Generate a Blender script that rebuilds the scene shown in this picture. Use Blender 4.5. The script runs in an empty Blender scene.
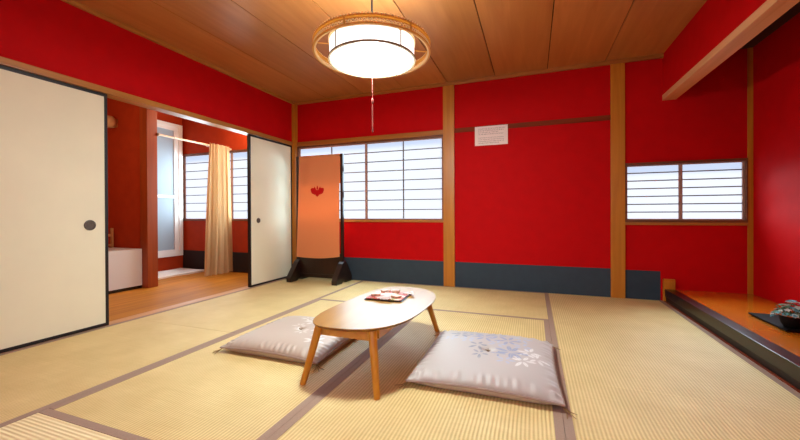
import bpy, bmesh, math, random
from mathutils import Vector, Matrix
random.seed(7)
scene = bpy.context.scene
COL = scene.collection
PI = math.pi

# ------------------------------------------------------------------ helpers
def lin(r, g, b):
    f = lambda c: c / 12.92 if c <= 0.04045 else ((c + 0.055) / 1.055) ** 2.4
    return (f(r / 255), f(g / 255), f(b / 255), 1.0)


class MB:
    """collects shapes (world coordinates) and links them as ONE mesh object"""
    def __init__(self):
        self.bm = bmesh.new()

    def box(self, x0, x1, y0, y1, z0, z1, bevel=0.0):
        bm = self.bm
        v = [bm.verts.new((x, y, z)) for x in (x0, x1) for y in (y0, y1) for z in (z0, z1)]
        fs = [(0, 1, 3, 2), (4, 6, 7, 5), (0, 4, 5, 1), (2, 3, 7, 6), (0, 2, 6, 4), (1, 5, 7, 3)]
        faces = [bm.faces.new([v[i] for i in f]) for f in fs]
        if bevel > 0:
            es = list({e for f in faces for e in f.edges})
            bmesh.ops.bevel(bm, geom=es, offset=bevel, segments=2, affect='EDGES', profile=0.7)
        return self

    def prism(self, pts, axis, a, b, bevel=0.0):
        """polygon pts (2D) extruded along axis from a to b"""
        def P(p, t):
            return {'x': (t, p[0], p[1]), 'y': (p[0], t, p[1]), 'z': (p[0], p[1], t)}[axis]
        bm = self.bm
        A = [bm.verts.new(P(p, a)) for p in pts]
        B = [bm.verts.new(P(p, b)) for p in pts]
        n = len(pts)
        faces = [bm.faces.new(A[::-1]), bm.faces.new(B)]
        for i in range(n):
            faces.append(bm.faces.new((A[i], A[(i + 1) % n], B[(i + 1) % n], B[i])))
        bmesh.ops.recalc_face_normals(bm, faces=faces)
        if bevel > 0:
            es = list({e for f in faces[:2] for e in f.edges})
            bmesh.ops.bevel(bm, geom=es, offset=bevel, segments=2, affect='EDGES', profile=0.7)
        return self

    def tube(self, pts, r, n=10, cap=True):
        """round tube along points; r is one radius or a list"""
        bm = self.bm
        pts = [Vector(p) for p in pts]
        R = r if isinstance(r, (list, tuple)) else [r] * len(pts)
        rings = []
        up = None
        for i, p in enumerate(pts):
            d = (pts[min(i + 1, len(pts) - 1)] - pts[max(i - 1, 0)]).normalized()
            if up is None:
                up = Vector((0, 0, 1)) if abs(d.z) < .9 else Vector((1, 0, 0))
            a = d.cross(up).normalized()
            b = a.cross(d).normalized()
            up = b
            rings.append([bm.verts.new(p + (a * math.cos(2 * PI * k / n) + b * math.sin(2 * PI * k / n)) * R[i]) for k in range(n)])
        for i in range(len(rings) - 1):
            for k in range(n):
                bm.faces.new((rings[i][k], rings[i][(k + 1) % n], rings[i + 1][(k + 1) % n], rings[i + 1][k]))
        if cap:
            bm.faces.new(rings[0][::-1]); bm.faces.new(rings[-1])
        return self

    def lathe(self, prof, c, n=48, close=False):
        """profile (r, z) turned about the vertical through c"""
        bm = self.bm
        rings = []
        for r, z in prof:
            if r < 1e-6:
                rings.append([bm.verts.new((c[0], c[1], c[2] + z))])
            else:
                rings.append([bm.verts.new((c[0] + r * math.cos(2 * PI * k / n), c[1] + r * math.sin(2 * PI * k / n), c[2] + z)) for k in range(n)])
        idx = list(range(len(rings)))
        pairs = list(zip(idx[:-1], idx[1:])) + ([(idx[-1], 0)] if close else [])
        for i, j in pairs:
            A, B = rings[i], rings[j]
            for k in range(n):
                k2 = (k + 1) % n
                if len(A) == 1 and len(B) == 1:
                    continue
                if len(A) == 1:
                    bm.faces.new((A[0], B[k2], B[k]))
                elif len(B) == 1:
                    bm.faces.new((A[k], A[k2], B[0]))
                else:
                    bm.faces.new((A[k], A[k2], B[k2], B[k]))
        return self

    def build(self, name, m, parent=None, smooth=False, angle=35):
        bm = self.bm
        bmesh.ops.recalc_face_normals(bm, faces=bm.faces[:])
        off = Vector((0, 0, 0))
        if parent is not None:
            p = parent
            while p is not None:
                off += Vector(p.location); p = p.parent
        for v in bm.verts:
            v.co -= off
        me = bpy.data.meshes.new(name)
        bm.to_mesh(me); bm.free()
        if smooth:
            for poly in me.polygons:
                poly.use_smooth = True
            try:
                me.set_sharp_from_angle(angle=math.radians(angle))
            except Exception:
                pass
        me.materials.append(m)
        o = bpy.data.objects.new(name, me)
        COL.objects.link(o)
        o.parent = parent
        return o


def tag(o, label=None, cat=None, group=None, kind=None):
    if label: o['label'] = label
    if cat: o['category'] = cat
    if group: o['group'] = group
    if kind: o['kind'] = kind
    return o


def thing(name, loc, label, cat, group=None):
    o = bpy.data.objects.new(name, None)
    o.empty_display_size = .05
    COL.objects.link(o); o.location = loc
    return tag(o, label, cat, group)


def struct(o):
    o['kind'] = 'structure'
    return o

# ------------------------------------------------------------------ materials
def newmat(name):
    m = bpy.data.materials.new(name); m.use_nodes = True
    nt = m.node_tree
    return m, nt, nt.nodes['Principled BSDF']


def plain(name, c, rough=.5, spec=.5, metal=0.0, coat=0.0, noise=.0, scale=20, bump=0.0):
    m, nt, b = newmat(name)
    b.inputs['Roughness'].default_value = rough
    b.inputs['Specular IOR Level'].default_value = spec
    b.inputs['Metallic'].default_value = metal
    b.inputs['Coat Weight'].default_value = coat
    b.inputs['Base Color'].default_value = c
    if noise > 0 or bump > 0:
        tc = nt.nodes.new('ShaderNodeTexCoord')
        nz = nt.nodes.new('ShaderNodeTexNoise')
        nz.inputs['Scale'].default_value = scale
        nz.inputs['Detail'].default_value = 5
        nt.links.new(tc.outputs['Object'], nz.inputs['Vector'])
        if noise > 0:
            rp = nt.nodes.new('ShaderNodeValToRGB')
            k0, k1 = 1 - noise, 1 + noise
            rp.color_ramp.elements[0].position = .3; rp.color_ramp.elements[1].position = .7
            rp.color_ramp.elements[0].color = (c[0] * k0, c[1] * k0, c[2] * k0, 1)
            rp.color_ramp.elements[1].color = (min(1, c[0] * k1), min(1, c[1] * k1), min(1, c[2] * k1), 1)
            nt.links.new(nz.outputs['Fac'], rp.inputs['Fac'])
            nt.links.new(rp.outputs['Color'], b.inputs['Base Color'])
        if bump > 0:
            bp = nt.nodes.new('ShaderNodeBump')
            bp.inputs['Strength'].default_value = bump
            bp.inputs['Distance'].default_value = .004
            nt.links.new(nz.outputs['Fac'], bp.inputs['Height'])
            nt.links.new(bp.outputs['Normal'], b.inputs['Normal'])
    return m


def wood(name, c1, c2, axis='y', grain=18, rough=.4, spec=.5, coat=0.0, board=0.0, board_axis='x', board_off=0.0):
    """long-grained wood; board > 0 shifts the tone from board to board"""
    m, nt, b = newmat(name)
    L = nt.links
    tc = nt.nodes.new('ShaderNodeTexCoord')
    mp = nt.nodes.new('ShaderNodeMapping')
    s = {'x': (1.2, grain, grain), 'y': (grain, 1.2, grain), 'z': (grain, grain, 1.2)}[axis]
    mp.inputs['Scale'].default_value = s
    L.new(tc.outputs['Object'], mp.inputs['Vector'])
    nz = nt.nodes.new('ShaderNodeTexNoise')
    nz.inputs['Scale'].default_value = 1.0; nz.inputs['Detail'].default_value = 6
    nz.inputs['Distortion'].default_value = .6
    L.new(mp.outputs['Vector'], nz.inputs['Vector'])
    rp = nt.nodes.new('ShaderNodeValToRGB')
    rp.color_ramp.elements[0].position = .3; rp.color_ramp.elements[1].position = .72
    rp.color_ramp.elements[0].color = c1; rp.color_ramp.elements[1].color = c2
    L.new(nz.outputs['Fac'], rp.inputs['Fac'])
    out = rp.outputs['Color']
    if board > 0:
        sx = nt.nodes.new('ShaderNodeSeparateXYZ'); L.new(tc.outputs['Object'], sx.inputs['Vector'])
        ad = nt.nodes.new('ShaderNodeMath'); ad.operation = 'SUBTRACT'; ad.inputs[1].default_value = board_off
        L.new(sx.outputs[board_axis.upper()], ad.inputs[0])
        dv = nt.nodes.new('ShaderNodeMath'); dv.operation = 'DIVIDE'; dv.inputs[1].default_value = board
        L.new(ad.outputs[0], dv.inputs[0])
        fl = nt.nodes.new('ShaderNodeMath'); fl.operation = 'FLOOR'; L.new(dv.outputs[0], fl.inputs[0])
        wn = nt.nodes.new('ShaderNodeTexWhiteNoise'); wn.noise_dimensions = '1D'
        L.new(fl.outputs[0], wn.inputs['W'])
        mr = nt.nodes.new('ShaderNodeMapRange')
        mr.inputs['To Min'].default_value = .86; mr.inputs['To Max'].default_value = 1.1
        L.new(wn.outputs['Value'], mr.inputs['Value'])
        mx = nt.nodes.new('ShaderNodeVectorMath'); mx.operation = 'SCALE'
        L.new(out, mx.inputs[0]); L.new(mr.outputs[0], mx.inputs['Scale'])
        out = mx.outputs['Vector']
    L.new(out, b.inputs['Base Color'])
    b.inputs['Roughness'].default_value = rough
    b.inputs['Specular IOR Level'].default_value = spec
    b.inputs['Coat Weight'].default_value = coat
    b.inputs['Coat Roughness'].default_value = .12
    bp = nt.nodes.new('ShaderNodeBump'); bp.inputs['Strength'].default_value = .02; bp.inputs['Distance'].default_value = .002
    L.new(nz.outputs['Fac'], bp.inputs['Height']); L.new(bp.outputs['Normal'], b.inputs['Normal'])
    return m


def tatami(name, axis):
    """woven rush: fine ribs running along the mat's long axis"""
    m, nt, b = newmat(name)
    L = nt.links
    tc = nt.nodes.new('ShaderNodeTexCoord')
    sx = nt.nodes.new('ShaderNodeSeparateXYZ'); L.new(tc.outputs['Object'], sx.inputs['Vector'])
    across, along = ('X', 'Y') if axis == 'y' else ('Y', 'X')

    def wave(out, period, sharp=1.0):
        mu = nt.nodes.new('ShaderNodeMath'); mu.operation = 'MULTIPLY'; mu.inputs[1].default_value = 2 * PI / period
        L.new(out, mu.inputs[0])
        si = nt.nodes.new('ShaderNodeMath'); si.operation = 'SINE'; L.new(mu.outputs[0], si.inputs[0])
        ma = nt.nodes.new('ShaderNodeMath'); ma.operation = 'MULTIPLY_ADD'
        ma.inputs[1].default_value = .5; ma.inputs[2].default_value = .5
        L.new(si.outputs[0], ma.inputs[0])
        return ma.outputs[0]
    w1 = wave(sx.outputs[across], .0155)
    w2 = wave(sx.outputs[along], .0075)
    nz = nt.nodes.new('ShaderNodeTexNoise'); nz.inputs['Scale'].default_value = 5; nz.inputs['Detail'].default_value = 6
    L.new(tc.outputs['Object'], nz.inputs['Vector'])
    mp = nt.nodes.new('ShaderNodeMapping')
    mp.inputs['Scale'].default_value = (4, 260, 1) if axis == 'y' else (260, 4, 1)
    L.new(tc.outputs['Object'], mp.inputs['Vector'])
    n2 = nt.nodes.new('ShaderNodeTexNoise'); n2.inputs['Scale'].default_value = 1; n2.inputs['Detail'].default_value = 2
    L.new(mp.outputs['Vector'], n2.inputs['Vector'])

    def madd(a, k, c):
        n = nt.nodes.new('ShaderNodeMath'); n.operation = 'MULTIPLY_ADD'
        L.new(a, n.inputs[0]); n.inputs[1].default_value = k
        if isinstance(c, float): n.inputs[2].default_value = c
        else: L.new(c, n.inputs[2])
        return n.outputs[0]
    f = madd(w1, .34, .0)
    f = madd(w2, .10, f)
    f = madd(nz.outputs['Fac'], .34, f)
    f = madd(n2.outputs['Fac'], .25, f)
    rp = nt.nodes.new('ShaderNodeValToRGB')
    rp.color_ramp.elements[0].position = .12; rp.color_ramp.elements[1].position = .9
    rp.color_ramp.elements[0].color = TAT_D; rp.color_ramp.elements[1].color = TAT_L
    L.new(f, rp.inputs['Fac']); L.new(rp.outputs['Color'], b.inputs['Base Color'])
    bp = nt.nodes.new('ShaderNodeBump'); bp.inputs['Strength'].default_value = .55; bp.inputs['Distance'].default_value = .003
    L.new(w1, bp.inputs['Height']); L.new(bp.outputs['Normal'], b.inputs['Normal'])
    b.inputs['Roughness'].default_value = .55
    b.inputs['Specular IOR Level'].default_value = .35
    return m


def emit(name, c, s):
    m, nt, b = newmat(name)
    b.inputs['Base Color'].default_value = (.8, .8, .8, 1)
    b.inputs['Roughness'].default_value = .6
    b.inputs['Emission Color'].default_value = c
    b.inputs['Emission Strength'].default_value = s
    return m


TAT_D = lin(182, 147, 80)
TAT_L = lin(246, 222, 160)
M = {}
M['red'] = plain('red_plaster', lin(186, 4, 10), .7, .10, noise=.05, scale=9, bump=.06)
M['redroom'] = plain('rust_red_plaster', lin(172, 54, 14), .7, .25, noise=.08, scale=9, bump=.1)
M['dado'] = plain('navy_paper', lin(48, 62, 74), .7, .3, noise=.06, scale=14)
M['dadoroom'] = plain('black_brown_paper', lin(44, 34, 32), .7, .3)
M['ceil'] = wood('ceiling_board', lin(166, 104, 50), lin(184, 122, 66), 'y', 14, .38, .5, board=.5315, board_off=-.006)
M['gap'] = plain('dark_joint', lin(56, 22, 12), .8)
M['postz'] = wood('post_wood', lin(176, 106, 22), lin(196, 126, 34), 'z', 24, .35, .5)
M['beamx'] = wood('beam_wood_along_x', lin(150, 88, 32), lin(182, 116, 50), 'x', 24, .35, .5)
M['beamy'] = wood('beam_wood_along_y', lin(166, 106, 42), lin(196, 136, 66), 'y', 24, .35, .5)
M['paley'] = wood('pale_sill_wood', lin(196, 138, 86), lin(222, 168, 118), 'y', 24, .45, .5)
M['tbeam'] = wood('alcove_beam_wood', lin(206, 144, 92), lin(226, 172, 124), 'y', 24, .4, .5)
M['darkx'] = wood('dark_frame_wood', lin(92, 50, 30), lin(124, 72, 42), 'x', 24, .4, .5)
M['strip'] = wood('dark_red_strip', lin(104, 40, 18), lin(134, 56, 26), 'x', 24, .6, .1)
M['floorwood'] = wood('board_floor', lin(176, 104, 26), lin(204, 134, 44), 'y', 16, .5, .15, board=.15)
M['toko'] = wood('lacquered_alcove_board', lin(208, 112, 18), lin(222, 126, 26), 'y', 10, .2, .7, coat=.8)
M['tableside'] = wood('table_wood', lin(206, 146, 58), lin(226, 170, 84), 'y', 22, .32, .5, coat=.3)
M['legwood'] = wood('table_leg_wood', lin(206, 142, 36), lin(226, 164, 54), 'z', 22, .35, .5)
M['tabletop'] = wood('table_top_wood', lin(146, 102, 42), lin(163, 119, 55), 'y', 14, .31, .23, coat=.0)
M['black'] = plain('black_lacquer', lin(22, 18, 17), .25, .5)
M['blackmatt'] = plain('black_wood', lin(26, 20, 19), .45, .4)
M['kamachi'] = plain('black_lacquer_beam', lin(16, 9, 9), .28, .5)
M['stand'] = wood('dark_stand_wood', lin(26, 14, 10), lin(44, 24, 16), 'z', 20, .3, .5)
M['fusuma'] = plain('cream_paper', lin(236, 230, 202), .6, .3, noise=.03, scale=3)
M['handle'] = plain('dark_bronze', lin(88, 78, 68), .4, .5, metal=.3, noise=.5, scale=160, bump=.4)
M['heri'] = plain('mat_border_cloth', lin(160, 132, 114), .8, .2, noise=.08, scale=160)
M['cloth'] = plain('orange_cloth', lin(250, 152, 92), .75, .25, noise=.05, scale=5, bump=.08)
M['crest'] = plain('crest_red', lin(200, 16, 20), .8, .2)
M['curtain'] = plain('beige_curtain', lin(236, 210, 166), .75, .2, noise=.05, scale=24)
M['white'] = plain('white_paint', lin(226, 222, 220), .45, .4)
M['alu'] = plain('white_aluminium', lin(232, 230, 226), .4, .5)
M['mat'] = plain('white_towelling', lin(236, 230, 220), .9, .1, noise=.05, scale=60, bump=.3)
M['rod'] = plain('cream_rod', lin(238, 226, 204), .4, .5)
M['glass'] = plain('frosted_glass', lin(158, 174, 186), .6, .25)
def frosted():
    m, nt, b = newmat('daylit_frosted_glass')
    tr_ = nt.nodes.new('ShaderNodeBsdfTranslucent'); tr_.inputs['Color'].default_value = (.9, .9, .9, 1)
    em = nt.nodes.new('ShaderNodeEmission'); em.inputs['Color'].default_value = (.50, .60, .80, 1); em.inputs['Strength'].default_value = 1.0
    ad = nt.nodes.new('ShaderNodeAddShader'); out = nt.nodes['Material Output']
    nt.links.new(tr_.outputs[0], ad.inputs[0]); nt.links.new(em.outputs[0], ad.inputs[1]); nt.links.new(ad.outputs[0], out.inputs['Surface'])
    return m
M['pane'] = frosted()
def glowy(name, c, t):
    m, nt, b = newmat(name)
    b.inputs['Base Color'].default_value = c; b.inputs['Roughness'].default_value = .5
    tr_ = nt.nodes.new('ShaderNodeBsdfTranslucent'); tr_.inputs['Color'].default_value = c
    mx = nt.nodes.new('ShaderNodeMixShader'); mx.inputs[0].default_value = t
    nt.links.new(b.outputs[0], mx.inputs[1]); nt.links.new(tr_.outputs[0], mx.inputs[2]); nt.links.new(mx.outputs[0], nt.nodes['Material Output'].inputs['Surface'])
    return m
M['cloth'] = glowy('orange_cloth', lin(240, 158, 104), .3)
M['curtain'] = glowy('beige_curtain', lin(232, 204, 162), .35)
M['bar'] = plain('lattice_wood', lin(118, 114, 116), .6, .3)
M['sash'] = plain('sash_wood', lin(166, 128, 114), .5, .4)
M['shade'] = emit('lit_shade', (1.0, .985, .95, 1), 1.45)
M['gold'] = glowy('pale_bamboo', lin(236, 194, 108), .5)
M['amber'] = glowy('amber_bamboo', lin(252, 220, 132), .8)
M['ivory'] = glowy('ivory_bamboo', lin(252, 240, 206), .7)
M['lampedge'] = plain('grey_brown_rim', lin(128, 108, 84), .5, .3)
M['cord'] = plain('black_cord', lin(40, 36, 36), .6)
M['pull'] = plain('pink_cord', lin(84, 36, 30), .8, .05)
M['paper'] = plain('white_paper', lin(240, 222, 218), .8, .2)
M['ink'] = plain('grey_ink', lin(120, 100, 104), .8, .2)
M['tuft'] = plain('tuft_thread', lin(126, 98, 70), .8, .2)
M['tassel'] = plain('tassel_thread', lin(150, 120, 76), .8, .2)
M['lampbeige'] = plain('beige_shade', lin(206, 160, 118), .7, .2)
M['plainwood'] = wood('plain_wood', lin(170, 110, 60), lin(196, 136, 80), 'z', 24, .5, .4)

# ------------------------------------------------------------------ camera (recovered by fitting straight edges)
cx, cy, ch = 3.0373, -4.0883, 0.8446
yaw, pitch, roll, fpx = -0.35382, -0.00394, -0.00445, 359.94
fw = Vector((math.sin(yaw) * math.cos(pitch), math.cos(yaw) * math.cos(pitch), math.sin(pitch)))
r0 = Vector((math.cos(yaw), -math.sin(yaw), 0)); u0 = r0.cross(fw)
rr = r0 * math.cos(roll) + u0 * math.sin(roll); uu = -r0 * math.sin(roll) + u0 * math.cos(roll)
cam = bpy.data.cameras.new('camera'); camo = bpy.data.objects.new('camera', cam); COL.objects.link(camo)
mat = Matrix((rr, uu, -fw)).transposed().to_4x4(); mat.translation = (cx, cy, ch)
camo.matrix_world = mat
cam.sensor_fit = 'HORIZONTAL'; cam.sensor_width = 36; cam.lens = 36 * fpx / 800
cam.shift_y = -5.22 / 800; cam.clip_start = .02
scene.camera = camo

# ------------------------------------------------------------------ the setting
XR, YF, ZC = 4.2, -4.2, 2.345          # tatami room: x 0..4.2, y -4.2..0
XT = 4.87                               # right wall of the alcove
XA = -2.08                              # left wall of the next room

struct(MB().box(-.1, XR + .0, YF, 0, -.11, -.052).build('floor', M['gap']))

# tatami mats: eight, each with two cloth borders on its long edges
MATS = [  # x0,x1,y0,y1,long axis, label
    (0.0, 1.05, -2.1, 0.0, 'y', 'tatami mat in the far left corner under the orange banner stand'),
    (0.0, 1.05, -4.2, -2.1, 'y', 'tatami mat along the large cream sliding door at left front'),
    (1.05, 3.15, -1.05, 0.0, 'x', 'crosswise tatami mat along the back wall behind the low table'),
    (1.05, 2.1, -3.15, -1.05, 'y', 'tatami mat under the floor cushion on the left side of the table'),
    (2.1, 3.15, -3.15, -1.05, 'y', 'tatami mat under the leaf-patterned cushion right of the table'),
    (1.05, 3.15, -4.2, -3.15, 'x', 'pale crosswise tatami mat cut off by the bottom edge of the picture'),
    (3.15, 4.2, -2.1, 0.0, 'y', 'right-hand tatami mat beside the raised alcove, far one of two'),
    (3.15, 4.2, -4.2, -2.1, 'y', 'right-hand tatami mat beside the raised alcove, near one of two'),
]
tm = {'x': tatami('rush_ribs_along_x', 'x'), 'y': tatami('rush_ribs_along_y', 'y')}
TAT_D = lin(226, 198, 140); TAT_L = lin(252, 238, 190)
painted_sheen = tatami('rush_ribs_along_x_painted_sheen', 'x')  # front mat: brighter look at this viewing angle painted into the rush colour
HW = .034
for x0, x1, y0, y1, ax, lab in MATS:
    g = .0012
    x0 += g; x1 -= g; y0 += g; y1 -= g
    if x1 > 4.19: x1 = 4.196
    t = thing('tatami_mat', ((x0 + x1) / 2, (y0 + y1) / 2, -.05), lab, 'mat', 'tatami mats covering the room')
    MB().box(x0, x1, y0, y1, -.05, 0.0).build('rush_cover', painted_sheen if lab.startswith('pale') else tm[ax], t)
    if ax == 'y':
        for a, b in ((x0, x0 + HW), (x1 - HW, x1)):
            MB().box(a - .0004, b + .0004, y0, y1, -.045, .0016).build('border', M['heri'], t)
    else:
        for a, b in ((y0, y0 + HW), (y1 - HW, y1)):
            MB().box(x0, x1, a - .0004, b + .0004, -.045, .0016).build('border', M['heri'], t)

# ceiling: wide boards running away from the camera with dark joints
c = MB()
xs = [-.006] + [-.006 + .5315 * k for k in range(1, 9)]
for a, b in zip(xs[:-1], xs[1:]):
    c.box(a + .004, min(b, 4.24) - .004, YF, .0, ZC, ZC + .012)
c.box(xs[-1] + .003, 4.3, YF, .0, ZC, ZC + .012) if xs[-1] < 4.2 else None
ceil = struct(c.build('ceiling', M['ceil']))
struct(MB().box(-.1, XT + .1, YF - .1, .1, ZC + .0125, ZC + .06).build('ceiling_backing', M['gap']))

# back wall with three window openings (one of them in the next room)
def wall_panel_y(mb, x0, x1, z0, z1, holes, y0=0.0, y1=.09):
    """wall slab in the plane y = y0 with rectangular holes (sorted in x, apart)"""
    x = x0
    for a, b, c0, c1 in holes:
        mb.box(x, a, y0, y1, z0, z1)
        mb.box(a, b, y0, y1, z0, c0)
        mb.box(a, b, y0, y1, c1, z1)
        x = b
    mb.box(x, x1, y0, y1, z0, z1)
    return mb

WIN1 = (.06, 2.067, .743, 1.758)
WIN2 = (3.885, 4.831, .748, 1.325)
WIN3 = (-2.07, -.12, .745, 1.775)
w = MB(); wall_panel_y(w, -.03, XT + .1, -.05, ZC + .01, [WIN1, WIN2])
struct(w.build('wall_back', M['red']))
w = MB(); wall_panel_y(w, XA - .1, -.031, -.05, ZC + .01, [WIN3])
struct(w.build('wall_back_side_room', M['redroom']))

# posts, ties and cornice on the back wall
k = 0
def trim(mb, m, smooth=False):
    global k
    k += 1
    return struct(mb.build('trim_%d' % k, m, smooth=smooth))
trim(MB().box(2.068, 2.198, -.022, .0, 0, ZC - .035, .004), M['postz'])
trim(MB().box(3.886, 4.831, -.024, .0, .722, .748, .003), M['beamx'])
trim(MB().box(3.762, 3.885, -.022, .0, 0, ZC - .035, .004), M['postz'])
trim(MB().box(.0, .058, -.05, .0, 0, ZC - .035, .003), M['postz'])
trim(MB().box(4.832, 4.87, -.012, .0, .112, 2.3, .003), M['postz'])
trim(MB().box(.0, 4.2, -.03, .0, ZC - .035, ZC, .003), M['beamx'])                    # cornice, back
trim(MB().box(.0, .03, YF, -.03, ZC - .028, ZC, .003), M['beamy'])                    # cornice, left
trim(MB().box(.058, 2.068, -.02, .004, 1.752, 1.806, .003), M['beamx'])                # tie above the window
trim(MB().box(.058, 2.068, -.024, .004, .738, .766, .003), M['beamx'])                 # sill under it
trim(MB().box(2.198, 3.762, -.012, .0, 1.762, 1.812, .003), M['strip'])                # strip on the wall between the posts
# paper dado
d = MB()
d.box(.058, 2.067, -.003, .0, 0.0, .286); trim(d, M['dado'])
trim(MB().box(2.199, 3.761, -.003, .0, 0.0, .286), M['dado'])
trim(MB().box(3.886, 4.178, -.003, .0, 0.0, .28), M['dado'])
trim(MB().box(4.196, 4.287, -.035, .0, 0.0, .211, .003), M['postz'])                   # short stub post
trim(MB().box(XA, -.04, -.003, .0, 0.0, .29), M['dadoroom'])

# windows: frame, sashes, panes, lattice
def window(n, x0, x1, z0, z1, mulls, rows, verts, frame_m, depth=.03):
    fr = MB(); f = .022
    fr.box(x0, x1, -.016, .07, z1 - f, z1); fr.box(x0, x1, -.016, .07, z0, z0 + f)
    fr.box(x0, x0 + f * .5, -.016, .07, z0 + f, z1 - f); fr.box(x1 - f * .5, x1, -.016, .07, z0 + f, z1 - f)
    root = fr.build('window_%d' % n, frame_m); struct(root)
    X0, X1, Z0, Z1 = x0 + f * .5, x1 - f * .5, z0 + f, z1 - f
    xs = [X0] + mulls + [X1]
    for a, b in zip(xs[:-1], xs[1:]):
        s = .014
        q = MB()
        q.box(a, a + s, .012, .04, Z0, Z1); q.box(b - s, b, .012, .04, Z0, Z1)
        q.box(a + s, b - s, .012, .04, Z0, Z0 + s * .8); q.box(a + s, b - s, .012, .04, Z1 - s * .8, Z1)
        q.build('sash', M['sash'], root)
        pn = MB()
        pn.bm.faces.new([pn.bm.verts.new(v) for v in ((a + s - .002, .031, Z0 + s * .7), (b - s + .002, .031, Z0 + s * .7), (b - s + .002, .031, Z1 - s * .7), (a + s - .002, .031, Z1 - s * .7))])
        pn.build('pane', M['pane'], root)
        l = MB()
        for i in range(1, rows):
            z = Z0 + (Z1 - Z0) * i / rows
            l.box(a + s, b - s, .016, .0296, z - .005, z + .005)
        for vx in verts:
            if a < vx < b:
                l.box(vx - .006, vx + .006, .015, .0295, Z0 + s, Z1 - s)
        l.build('lattice', M['bar'], root)
    return root
window(1, WIN1[0], WIN1[1], WIN1[2] + .005, WIN1[3] - .008, [1.07], 8, [.572, 1.566], M['darkx'])
window(2, WIN2[0], WIN2[1], WIN2[2], WIN2[3], [4.345], 7, [], M['darkx'])
window(3, WIN3[0], WIN3[1], WIN3[2], WIN3[3], [-1.11], 8, [], M['darkx'])

struct(MB().box(XA - .1, 2.2, .0905, .15, 1.775, 1.84).build('trim_added_shade_long', M['sash']))  # unseen strip added outside to shade the top of the panes
struct(MB().box(3.8, 4.9, .0905, .15, 1.335, 1.39).build('trim_added_shade_short', M['sash']))  # same kind of added shading strip, over the alcove window
# left wall above the sliding doors, head rail, sill
struct(MB().box(-.1, 0, YF, 0, 1.80, ZC + .01).build('wall_left', M['red']))
struct(MB().box(-.1, 0, YF, -3.26, -.05, 1.80).build('wall_left_front', M['red']))
trim(MB().box(-.1, .014, YF, -.05, 1.763, 1.808, .003), M['beamy'])
trim(MB().box(-.1, -.0, -3.26, -.05, -.05, .002), M['paley'])
trim(MB().box(-.1, .014, -3.30, -3.22, .003, 1.762, .003), M['postz'])
trim(MB().box(-.1, -.0, -.048, .0, .003, 1.762), M['postz'])

def fusuma(n, y0, y1, hy, hr):
    p = MB().box(-.030, -.003, y0 + .02, y1 - .02, .025, 1.738).build('door_%d' % n, M['fusuma']); struct(p)
    f = MB()
    f.box(-.034, 0, y0, y0 + .021, .004, 1.760, .002); f.box(-.034, 0, y1 - .021, y1, .004, 1.760, .002)
    f.box(-.034, 0, y0 + .021, y1 - .021, .004, .026, .002); f.box(-.034, 0, y0 + .021, y1 - .021, 1.737, 1.760, .002)
    f.build('door_frame', M['blackmatt'], p)
    h = MB()
    h.lathe([(hr, 0), (hr, .004), (hr * .86, .006), (hr * .78, .003), (0, .0015)], (0, 0, 0), 32)
    bmesh.ops.rotate(h.bm, verts=h.bm.verts[:], cent=(0, 0, 0), matrix=Matrix.Rotation(PI / 2, 3, 'Y'))
    bmesh.ops.translate(h.bm, verts=h.bm.verts[:], vec=(-.003, hy, .768))
    h.build('door_handle', M['handle'], p, smooth=True)
    return p
fusuma(1, -3.215, -2.285, -2.405, .038)
fusuma(2, -.822, -.050, -.683, .030)

# right wall, alcove
struct(MB().box(XT, XT + .1, -2.1, 0, -.05, ZC + .01).build('wall_right', M['red']))
struct(MB().box(XR, XT + .1, -2.2, -2.1, -.05, ZC + .01).build('wall_alcove_side', M['red']))
struct(MB().box(XR, XR + .1, YF, -2.2, -.05, ZC + .01).build('wall_right_front', M['red']))
struct(MB().box(XR, XR + .1, -2.1, 0, 1.95, ZC + .01).build('wall_above_alcove', M['red']))
trim(MB().box(4.196, 4.305, -2.1, 0, 1.907, 1.958, .002), M['tbeam'])
struct(MB().box(XR + .1, XT, -2.1, 0, 2.30, 2.33).build('ceiling_alcove', M['gap']))
struct(MB().box(4.285, XT, -2.1, 0, .05, .112).build('floor_alcove', M['toko']))
trim(MB().box(4.203, 4.285, -2.1, -.036, .048, .119, .004), M['kamachi'])              # lacquered edge beam
trim(MB().box(4.212, 4.285, -2.1, -.036, -.05, .047), M['blackmatt'])                  # recess below it
trim(MB().box(4.1965, 4.211, -2.1, -.0, -.05, .006), M['strip'])                       # floor strip

# wall behind the camera
struct(MB().box(-.1, XR + .1, YF - .1, YF, -.05, ZC + .01).build('wall_front', M['red']))

# next room: board floor, walls, partition, post, glass door
struct(MB().box(XA, -.1, -3.3, 0, -.06, -.004).build('floor_side_room', M['floorwood']))
struct(MB().box(XA - .1, XA, -3.3, 0, -.05, ZC + .01).build('wall_left_side_room', M['redroom']))
struct(MB().box(XA - .1, -.1, -3.4, -3.3, -.05, ZC + .01).build('wall_front_side_room', M['redroom']))
struct(MB().box(XA, -1.235, -1.20, -1.10, -.004, ZC + .01).build('wall_partition', M['redroom']))
struct(MB().box(XA - .1, -.1, -3.4, .1, ZC + .012, ZC + .06).build('ceiling_side_room', M['ceil']))
trim(MB().box(-1.235, -1.115, -1.217, -1.095, -.003, ZC + .009, .003), wood('red_brown_post', lin(140, 58, 20), lin(164, 72, 28), 'z', 24, .4, .4))

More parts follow.
